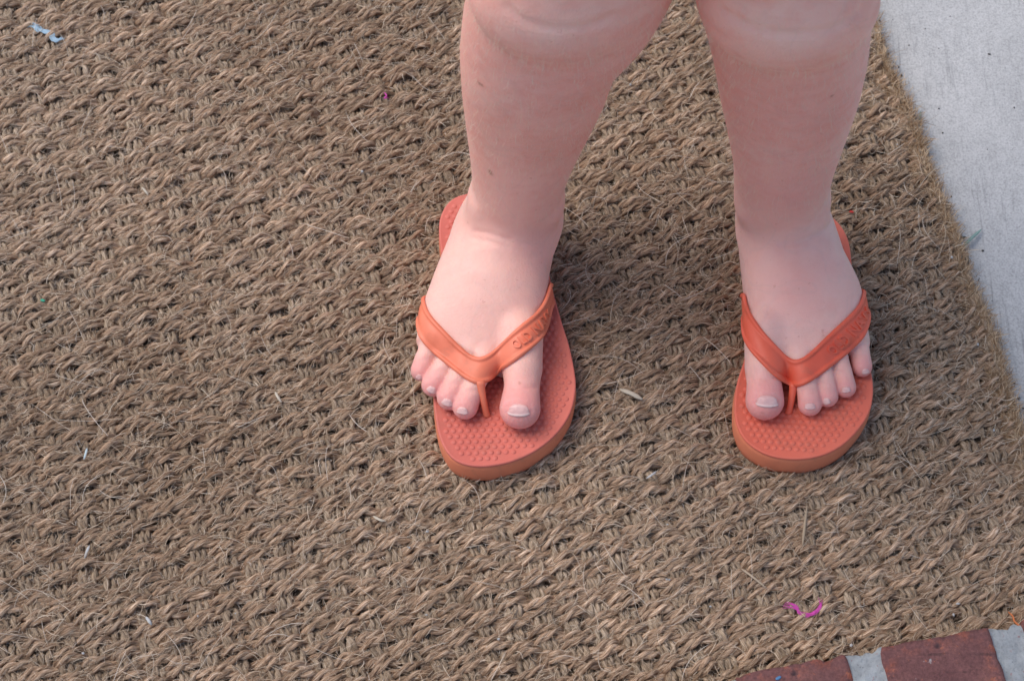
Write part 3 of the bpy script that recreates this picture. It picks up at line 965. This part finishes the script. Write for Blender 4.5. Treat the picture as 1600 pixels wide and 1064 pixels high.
tag(body, "small child standing bare-legged in orange flip-flops, seen from the knees down", "person")

# shorts, above the frame
sh_v, sh_f = [], []
def tube_rings(rings, seg=36):
    b0 = len(sh_v)
    for (cx, cy, cz, rx, ry) in rings:
        for i in range(seg):
            a = i * 2 * np.pi / seg
            sh_v.append((cx + rx * np.cos(a) * (1 + .03 * np.sin(7 * a)), cy + ry * np.sin(a) * (1 + .03 * np.sin(5 * a)), cz))
    for k in range(len(rings) - 1):
        for i in range(seg):
            a, b = b0 + k * seg + i, b0 + k * seg + (i + 1) % seg
            sh_f.append((a, b, b + seg, a + seg))
tube_rings([(2.6, 4.0, 36.5, 6.0, 6.4), (2.7, 4.0, 36.4, 6.5, 6.9), (3.2, 4.2, 41, 6.9, 7.2), (4.4, 4.4, 46, 6.6, 7.2), (7, 4.4, 48, 9.9, 7.4), (7, 4.4, 55, 9.2, 7.2), (7, 4.4, 55.2, 8.8, 6.9)])
tube_rings([(11.9, 4.0, 36.5, 6.0, 6.4), (11.8, 4.0, 36.4, 6.5, 6.9), (11.2, 4.2, 41, 6.9, 7.2), (9.8, 4.4, 46, 6.6, 7.2), (7, 4.4, 48, 9.8, 7.3)])
mesh("shorts", sh_v, sh_f, M_CLOTH, body)

# nails
def nail(cx, cy, w, h, tilt=0.0, tip=0.22, big=False):
    na, nb = 16, 10
    rows = []
    ct, st = math.cos(tilt), math.sin(tilt)
    for j in range(nb + 1):
        b = j / nb
        for i in range(na + 1):
            a = -1 + 2 * i / na
            top = -0.5 * h * max(0.0, 1 - abs(a) ** 3.2) ** 0.6
            bot = 0.5 * h * (0.42 + 0.58 * max(0.0, 1 - abs(a) ** 2.2) ** 0.7)
            x = a * w / 2 * (0.86 + 0.14 * b); y = top + (bot - top) * b
            y -= 0.12 * h
            px_, py_ = cx + x * ct - y * st, cy + x * st + y * ct
            rows.append((px_, py_, b, a))
    base = np.array([march(r[0], r[1]) for r in rows])
    nrm = grad(base, 0.25)
    hgt = np.array([0.065 * (1 - 0.4 * r[3] ** 4) + (0.012 if r[2] > .8 else 0) for r in rows])
    edge = np.array([min(r[2] * 7, 1) * min((1 - abs(r[3])) * 9 + .0, 1) for r in rows])
    topv = base + nrm * (hgt * (0.25 + 0.75 * edge))[:, None]
    vs = list(topv) + list(base - nrm * 0.05)
    n1 = len(topv); fs, fm = [], []
    for j in range(nb):
        for i in range(na):
            a0 = j * (na + 1) + i
            fs.append((a0, a0 + na + 1, a0 + na + 2, a0 + 1)); fm.append(1 if j >= nb - (2 if w > 30 else 1) else 0)
    ring = [i for i in range(na + 1)] + [j * (na + 1) + na for j in range(1, nb + 1)] + \
           [nb * (na + 1) + i for i in range(na - 1, -1, -1)] + [j * (na + 1) for j in range(nb - 1, 0, -1)]
    for a0, b0 in zip(ring, ring[1:] + ring[:1]):
        fs.append((a0, b0, b0 + n1, a0 + n1)); fm.append(1 if a0 >= (nb - (2 if w > 30 else 1)) * (na + 1) else 0)
    mesh("toenail", vs, fs, None, body, mats=[M_NAIL, M_NAILTIP], fmat=fm)
for a in ((810.5, 643, 36, 19, 0.03), (722.5, 642, 18, 10, 0.12), (699, 629, 18, 10, 0.3), (674.5, 609, 16, 9, 0.45), (655.5, 589, 11, 7, 0.4)):
    nail(*a)
for a in ((1198.5, 629, 36, 18, 0.04), (1265.5, 635, 18, 9, -0.08), (1291.5, 627, 12, 9, -0.12), (1321.5, 609, 15, 8, -0.15), (1352, 580, 12, 7, -0.2)):
    nail(*a)

# fine hairs on the shins
cand = np.where((pts[:, 2] > 7) & (pts[:, 2] < 28) & (pts[:, 1] < 5.5))[0]
ii = cand[rng.integers(0, len(cand), 4200)]
p0 = pts[ii]; n0 = grad(p0)
d = np.stack([rng.normal(0, .25, len(ii)), np.zeros(len(ii)), np.full(len(ii), -1.0)], 1) + n0 * 0.45
t = NT("vellus_hair", 0.5, 0.4)
M_VEL = t.out((0.80, 0.60, 0.45))
hair("leg_hair", fibres(p0, d, rng.uniform(0.2, 0.55, len(ii)), rng.normal(0, .15, len(ii)), 4), rng.uniform(0.002, 0.0042, len(ii)), M_VEL, body)

# ------------------------------------------------------------ straps, laid over the feet
STRAP = {
 "L": dict(up=[(661, 461), (664, 472), (668, 485), (678.5, 498.7), (697.7, 519), (720, 541.5), (736, 555), (749.6, 559), (763, 554), (783.4, 536), (810.5, 510), (833, 493), (846.6, 476), (855.6, 456), (858.5, 440)],
           lo=[(652.5, 500), (652.6, 517), (656, 528), (666, 541.5), (682, 557), (704.5, 575), (724.8, 591), (741, 600), (749.6, 602), (761, 595.7), (788, 576.5), (810.5, 560.7), (833, 542.7), (849, 525.7), (857, 503), (858.5, 486)],
           mat=M_STRAP_A, post=((750, 596), (761, 650)), text=((800, 531), (866, 472))),
 "R": dict(up=[(1164, 455), (1166, 469), (1169, 480.6), (1179.5, 498.7), (1194, 519), (1212, 539), (1230, 557), (1241.5, 563), (1255, 559.6), (1275, 541.5), (1298, 519), (1320.5, 498.7), (1338.5, 480.6), (1347, 466), (1349, 449)],
           lo=[(1161, 500), (1161.4, 514.4), (1162.6, 530), (1171.6, 548), (1187.4, 566), (1205.4, 584.4), (1225.7, 599), (1241.5, 605.8), (1252.8, 604.7), (1271, 593.4), (1293.4, 577.6), (1316, 559.6), (1338.5, 539), (1354, 519), (1358.5, 503), (1357, 487)],
           mat=M_STRAP_B, post=((1240, 600), (1232, 645)), text=((1297, 540), (1360, 484)))}
def piecewise(pl, apex, n):
    """resample so the strap's point falls on sample n//2"""
    p = np.array(pl, float)
    i = apex
    a = densify(p[:i + 1], n // 2 + 1, closed=False); b = densify(p[i:], n // 2 + 1, closed=False)
    return np.vstack([a, b[1:]])
NK = 96
for key in "LR":
    st = STRAP[key]; root, o = SANDALS[key]
    au = int(np.argmax([q_[1] for q_ in st["up"]])); al = int(np.argmax([q_[1] for q_ in st["lo"]]))
    U = piecewise(st["up"], au, NK); Lo = piecewise(st["lo"], al, NK)
    M = 15
    G = np.zeros((NK + 1, M, 3))
    for i in range(NK + 1):
        for j in range(M):
            tt = j / (M - 1)
            x, y = U[i] * (1 - tt) + Lo[i] * tt
            G[i, j] = march(x, y, 0.10)
    # the ends run down the sides of the foot into the footbed
    def anchor(end, sgn):
        base = G[end].copy()
        xs = o[:, 0]; yv = base[:, 1]
        out = []
        for stp in range(1, 11):
            f = stp / 10
            ring = base.copy()
            ym = base[:, 1].mean()
            tgt_y = ym + 1.1 + (np.linspace(0.5, -0.5, M))
            near = np.abs(o[:, 1][:, None] - tgt_y[None, :])
            side_x = []
            for q_ in range(M):
                cands = o[np.abs(o[:, 1] - tgt_y[q_]) < 0.25][:, 0]
                side_x.append((cands.min() + 0.22) if sgn < 0 else (cands.max() - 0.22))
            tgt = np.stack([np.array(side_x), tgt_y, np.full(M, 1.35)], 1)
            ring = base * (1 - f) + tgt * f
            bulge = math.sin(math.pi * f) * 0.15
            ring[:, 0] += sgn * bulge
            out.append(ring)
        return out
    left = anchor(0, -1)[::-1]; right = anchor(NK, 1)
    G = np.concatenate([np.array(left), G, np.array(right)])
    K = len(G)
    # tension: smooth along the strap, keep above the skin
    for it in range(14):
        G2 = G.copy()
        G2[1:-1] = G[1:-1] * 0.5 + 0.25 * (G[:-2] + G[2:])
        G2[:, 1:-1] = G2[:, 1:-1] * 0.6 + 0.2 * (G2[:, :-2] + G2[:, 2:])
        mid = 10 + NK // 2
        keep = np.exp(-((np.arange(K) - mid) / 1.8) ** 2)[:, None, None] * 0.55
        G = G * keep + G2 * (1 - keep)
        sd_ = sample(G.reshape(-1, 3)); nn = grad(G.reshape(-1, 3), 0.3)
        push = np.clip(0.05 - sd_, 0, 0.2)
        push[G.reshape(-1, 3)[:, 2] < 1.7] = 0
        G = (G.reshape(-1, 3) + nn * push[:, None]).reshape(K, M, 3)
    # normals from the grid
    du = np.gradient(G, axis=0); dv = np.gradient(G, axis=1)
    Nn = np.cross(dv, du); Nn /= np.linalg.norm(Nn, axis=2)[..., None] + 1e-9
    ref = grad(G.reshape(-1, 3), 0.3).reshape(K, M, 3)
    if (Nn * ref).sum() < 0: Nn = -Nn
    for it in range(6):
        Nn[1:-1] = Nn[1:-1] * .5 + .25 * (Nn[:-2] + Nn[2:])
    Nn /= np.linalg.norm(Nn, axis=2)[..., None] + 1e-9
    # cross profile with a raised rim on each edge
    ts = np.array([0, .035, .08, .13, .17, .205, .27, .5, .73, .795, .83, .87, .92, .965, 1.0])
    hs = np.array([.04, .11, .150, .145, .105, .065, .095, .115, .095, .065, .105, .145, .150, .11, .04])
    def surf(ki, tt, h):
        """point at fractional row ki, fraction tt across, height h"""
        ki = np.clip(ki, 0, K - 1.001); a = int(ki); f = ki - a
        m = np.clip(tt * (M - 1), 0, M - 1.001); b = int(m); g2 = m - b
        def lp(A): return (A[a, b] * (1 - f) + A[a + 1, b] * f) * (1 - g2) + (A[a, b + 1] * (1 - f) + A[a + 1, b + 1] * f) * g2
        return lp(G) + lp(Nn) * h
    vs, fs = [], []
    for k in range(K):
        for tt, h in zip(ts, hs): vs.append(surf(k, tt, h))
        for tt in ts[::-1]: vs.append(surf(k, tt, -0.03 if 0.02 < tt < .98 else 0.0))
    R_ = 2 * len(ts)
    for k in range(K - 1):
        for i in range(R_):
            a, b = k * R_ + i, k * R_ + (i + 1) % R_
            fs.append((a, b, b + R_, a + R_))
    strap = mesh("strap", vs, fs, st["mat"], root)
    # toe post
    (x0, y0), (x1, y1) = st["post"]
    a = march(x0, y0, 0.1); b = P(x1, y1, TOPZ - 0.05)
    a[2] += 0.05; a = a + np.array([0, 0.05, 0])
    pv, pf = [], []
    seg, nr = 14, 14
    for r_ in range(nr + 1):
        f = r_ / nr
        c = a * (1 - f) + b * f + np.array([0, -0.16, 0]) * math.sin(math.pi * f)
        rad = 0.165 + 0.07 * (1 - f) ** 4 + 0.03 * f ** 6
        for s_ in range(seg):
            an = s_ * 2 * np.pi / seg
            pv.append(c + rad * np.array([math.cos(an), math.sin(an) * 0.8, -0.45 * math.sin(an)]))
    for r_ in range(nr):
        for s_ in range(seg):
            p1, p2 = r_ * seg + s_, r_ * seg + (s_ + 1) % seg
            pf.append((p1, p1 + seg, p2 + seg, p2))
    pf += [tuple(range(seg)), tuple(range(nr * seg + seg - 1, nr * seg - 1, -1))]
    mesh("toe_post", pv, pf, st["mat"], root)
    # raised lettering on the arm that faces right
    fc = bpy.data.curves.new("lettering", 'FONT'); fc.body = "OLD NAVY"; fc.size = 1.0; fc.extrude = 0.5; fc.resolution_u = 3; fc.space_character = 1.1; fc.offset = 0.018
    tmp = bpy.data.objects.new("tmp_text", fc); scene.collection.objects.link(tmp)
    bpy.context.view_layer.update()
    me0 = bpy.data.meshes.new_from_object(tmp.evaluated_get(bpy.context.evaluated_depsgraph_get()))
    bpy.data.objects.remove(tmp)
    co_ = np.array([v.co[:] for v in me0.vertices]); fcs = [tuple(p.vertices) for p in me0.polygons]
    wtxt = co_[:, 0].max(); 
    def k_at(px_):
        # strap row whose middle is seen at photo column px_
        cols = []
        for k in range(10 + NK // 2 + 3, 10 + NK + 1):
            q_ = surf(k, .5, .15) - CAM
            cols.append((abs(800 + F_PX * (q_ @ RT) / (q_ @ FW) - px_), k))
        return min(cols)[1]
    k0 = k_at(st["text"][0][0]) ; k1 = k_at(min(st["text"][1][0], 857 if key == "L" else 1356)) + 1
    tv = []
    for x, y, z in co_:
        kk = k0 + (k1 - k0) * x / wtxt
        tt = 0.68 - (y / 0.70) * 0.37
        kk -= (y - 0.35) * 4.4
        tv.append(surf(kk, tt, 0.105 + (0.08 if z > 0 else -0.03)))
    mesh("lettering", tv, fcs, st["mat"], strap, smooth=False)

# ------------------------------------------------------------ litter lying about
def tube_thing(name, path, rad, mat, label, cat, seg=7, parent=None, group=None, closed_caps=True, flatten=1.0):
    p = densify(np.array(path, float), max(8, 5 * len(path)), closed=False)
    T = np.gradient(p, axis=0); T /= np.linalg.norm(T, axis=1)[:, None]
    B = np.cross([0, 0, 1.0], T); B /= np.linalg.norm(B, axis=1)[:, None] + 1e-9
    N = np.cross(T, B)
    n_ = len(p)
    prof = rad * np.minimum(1, 0.35 + 3.0 * np.minimum(np.linspace(0, 1, n_), np.linspace(1, 0, n_)))
    vs, fs = [], []
    for c, b, n0, r in zip(p, B, N, prof):
        for s_ in range(seg):
            a = s_ * 2 * np.pi / seg
            vs.append(c + r * (b * math.cos(a) + n0 * math.sin(a) * flatten))
    for k in range(n_ - 1):
        for s_ in range(seg):
            a, b = k * seg + s_, k * seg + (s_ + 1) % seg
            fs.append((a, b, b + seg, a + seg))
    fs += [tuple(range(seg))[::-1], tuple(range((n_ - 1) * seg, n_ * seg))]
    ob = mesh(name, vs, fs, mat, parent, origin=tuple(p.mean(0)) if parent is None else None)
    if label: tag(ob, label, cat, group)
    return ob
def path_px(px, z): return [P(x, y, zz) for (x, y), zz in zip(px, z if hasattr(z, '__len__') else [z] * len(px))]

# magenta thread, three strands
th = empty("pink_thread", P(1255, 950, 0.05)); tag(th, "curly magenta thread caught in the mat near the bricks", "thread")
for q_ in range(7):
    j = lambda: rng.normal(0, 2.0)
    tube_thing("strand", path_px([(1223 + j(), 948 + j()), (1233 + j(), 944 + j()), (1243 + j(), 948 + j()), (1250 + j(), 957 + j()), (1262 + j(), 959 + j()),
                                  (1275 + j(), 954 + j()), (1283 + j(), 947 + j()), (1281 + j(), 938 + j()), (1278, 939 + j())], [-.15, .08, .10, .04, -.05, .08, .10, .06, -.15]),
               0.022, M_PINK, None, None, parent=th)
th = empty("blue_fluff", P(70, 52, 0.0)); tag(th, "wad of pale blue lint lying at the far left of the mat", "lint")
for q_ in range(14):
    j = lambda: rng.normal(0, 1.9)
    tube_thing("strand", path_px([(44 + j(), 42 + j()), (54 + j(), 41 + j()), (62 + j(), 47 + j()), (70 + j(), 50 + j()), (80 + j(), 54 + j()), (86 + j(), 63 + j()), (98 + j(), 60 + j())],
               [.02, .14, .08, .15, .10, .14, .06]), 0.04, M_BLUE, None, None, parent=th)
tube_thing("pink_thread", path_px([(600, 145), (604, 150), (600, 154), (607, 153)], [.05, .12, .12, .05]), 0.04, M_PINK, "tiny pink thread end on the mat behind the left leg", "thread")
tube_thing("orange_thread", path_px([(1575, 955), (1583, 963), (1585, 970), (1594, 978), (1603, 984)], [.05, .12, .15, .25, .3]), 0.05, M_ORANGE, "short orange thread at the mat's corner by the bricks", "thread")
tube_thing("straw", path_px([(968, 608), (985, 614), (1004, 624)], [.12, .22, .12]), 0.13, M_STRAW, "split pale straw lying between the two flip-flops", "straw", flatten=.5)
tube_thing("straw", path_px([(1261, 788), (1258, 815), (1254, 852)], [.15, .25, .2]), 0.07, flat("tan_straw", (0.36, 0.27, 0.18)), "thin tan straw pointing at the camera below the right flip-flop", "straw", flatten=.6)
tube_thing("straw", path_px([(1158, 888), (1175, 900), (1197, 918)], [.1, .22, .12]), 0.06, flat("tan_straw", (0.42, 0.32, 0.22)), "thin tan straw left of and above the pink thread", "straw", flatten=.6)
tube_thing("grass_blade", path_px([(1439, 174), (1436, 195), (1437, 212)], [GROUND_Z + .1, GROUND_Z + .3, GROUND_Z + .08]), 0.07, M_GREEN, "small green blade on the concrete beside the mat's far edge", "grass blade", flatten=.4)
tube_thing("grass_blade", path_px([(1503, 388), (1515, 375), (1533, 359)], [GROUND_Z + .1, GROUND_Z + .45, GROUND_Z + .2]), 0.09, M_GREEN, "pale green grass blade crossing a dark twig on the concrete", "grass blade", flatten=.4)
tube_thing("twig", path_px([(1494, 366), (1503, 371), (1510, 371)], [GROUND_Z + .1, GROUND_Z + .25, GROUND_Z + .1]), 0.07, M_DARK, "dark twig under the green blade on the concrete", "twig")
tube_thing("twig", path_px([(1496, 392), (1503, 391), (1508, 394)], [GROUND_Z + .1, GROUND_Z + .3, GROUND_Z + .1]), 0.10, M_DARK, "short dark crumb of bark touching the mat's edge", "bark")
tube_thing("straw", path_px([(132, 872), (137, 858), (140, 852)], [.05, .2, .15]), 0.07, M_WHITE, "curved white sliver in the mat at the lower left", "sliver", flatten=.4)
tube_thing("straw", path_px([(131, 718), (134, 708), (136, 700)], [.05, .2, .15]), 0.06, flat("grey_sliver", (0.45, 0.52, 0.52)), "small blue-grey sliver standing in the mat, far left middle", "sliver", flatten=.4)
tube_thing("straw", path_px([(228, 963), (233, 970), (237, 976)], [.05, .2, .1]), 0.08, M_WHITE, "white husk in the mat near the lower left corner", "sliver", flatten=.5)
tube_thing("straw", path_px([(430, 612), (434, 620), (440, 629)], [.1, .22, .12]), 0.07, M_STRAW, "short pale straw on the mat left of the left flip-flop", "straw", flatten=.5)
tube_thing("straw", path_px([(583, 806), (594, 812), (604, 814)], [.1, .2, .1]), 0.07, M_STRAW, "short pale straw in front of the left flip-flop", "straw", flatten=.5)
tube_thing("straw", path_px([(1010, 747), (1018, 742), (1026, 736)], [.1, .2, .1]), 0.06, M_WHITE, "small white sliver on the mat between the flip-flop toes", "sliver", flatten=.5)
tube_thing("straw", path_px([(222, 293), (228, 300), (232, 306)], [.1, .2, .1]), 0.06, M_STRAW, "pale straw bit on the far part of the mat, upper left", "straw", flatten=.5)

# scattered crumbs
cr = []
def crumb(c, r):
    u_, v_ = 5, 4
    vs = []
    st_ = rng.uniform(.6, 1.3, 3)
    for j in range(v_ + 1):
        for i in range(u_):
            th_, ph_ = np.pi * j / v_, 2 * np.pi * i / u_
            vs.append(c + r * st_ * np.array([math.sin(th_) * math.cos(ph_), math.sin(th_) * math.sin(ph_), math.cos(th_) * .7]) * rng.uniform(.8, 1.15))
    fs = [(j * u_ + i, j * u_ + (i + 1) % u_, (j + 1) * u_ + (i + 1) % u_, (j + 1) * u_ + i) for j in range(v_) for i in range(u_)]
    return vs, fs
def crumbs(name, centres, radii, mat, label):
    vs, fs = [], []
    for c, r in zip(centres, radii):
        a, b = crumb(np.array(c), r); o_ = len(vs)
        vs += a; fs += [tuple(i + o_ for i in f) for f in b]
    tag(mesh(name, vs, fs, mat), label, kind="stuff")
px = [(637, 854), (640, 855), (885, 812), (1042, 905), (368, 958), (1112, 339), (566, 268), (985, 133), (1497, 943), (1110, 947), (41, 71), (1043, 819), (1487, 402), (1402, 226), (1436, 338), (779, 998), (666, 960), (1553, 672), (130, 1020), (309, 962), (1528, 538), (1517, 618), (1470, 590), (1330, 1008), (1046, 905), (668, 830), (1490, 960), (1303, 800), (1345, 792)]
cs = [P(x, y, 0.12) for x, y in px]
crumbs("white_crumbs", cs, rng.uniform(0.05, 0.11, len(cs)), M_WHITE, "tiny white crumbs scattered over the mat")
px = [(1559, 552), (1563, 577)]
crumbs("shell_chips", [P(x, y, GROUND_Z + .1) for x, y in px], [0.13, 0.22], M_WHITE, "two white chips on the concrete against the mat's edge")
px = [(1366, 26), (1375, 33), (1395, 31), (1467, 76), (1419, 153), (1467, 170), (1473, 208), (1468, 286), (1461, 270), (1482, 318), (1530, 435), (1550, 470)] + \
     [(1400 + rng.uniform(0, 200), rng.uniform(0, 500)) for _ in range(10)]
px += [(1379 + .371 * (y - 71) + abs(rng.normal(6, 6)), y) for y in rng.uniform(60, 650, 60)]
crumbs("dark_crumbs", [P(x, y, GROUND_Z + .04) for x, y in px], rng.uniform(0.025, 0.075, len(px)), M_DARK, "dark specks of dirt on the concrete along the mat")
tube_thing("blue_speck", path_px([(1212, 1061), (1216, 1059), (1220, 1056)], 2.0), 0.08, flat("blue_paint_fleck", (0.08, 0.18, 0.32)), "blue fleck on the leftmost visible brick", "fleck", flatten=.4)
tube_thing("green_speck", path_px([(63, 470), (66, 469), (70, 471)], .15), 0.08, flat("green_fleck", (0.05, 0.30, 0.18)), "tiny green fleck on the mat at the far left", "fleck", flatten=.5)
tube_thing("red_speck", path_px([(1327, 331), (1330, 331), (1334, 332)], .12), 0.07, flat("red_fleck", (0.5, 0.04, 0.03)), "tiny red fleck on the mat behind the right heel", "fleck", flatten=.5)
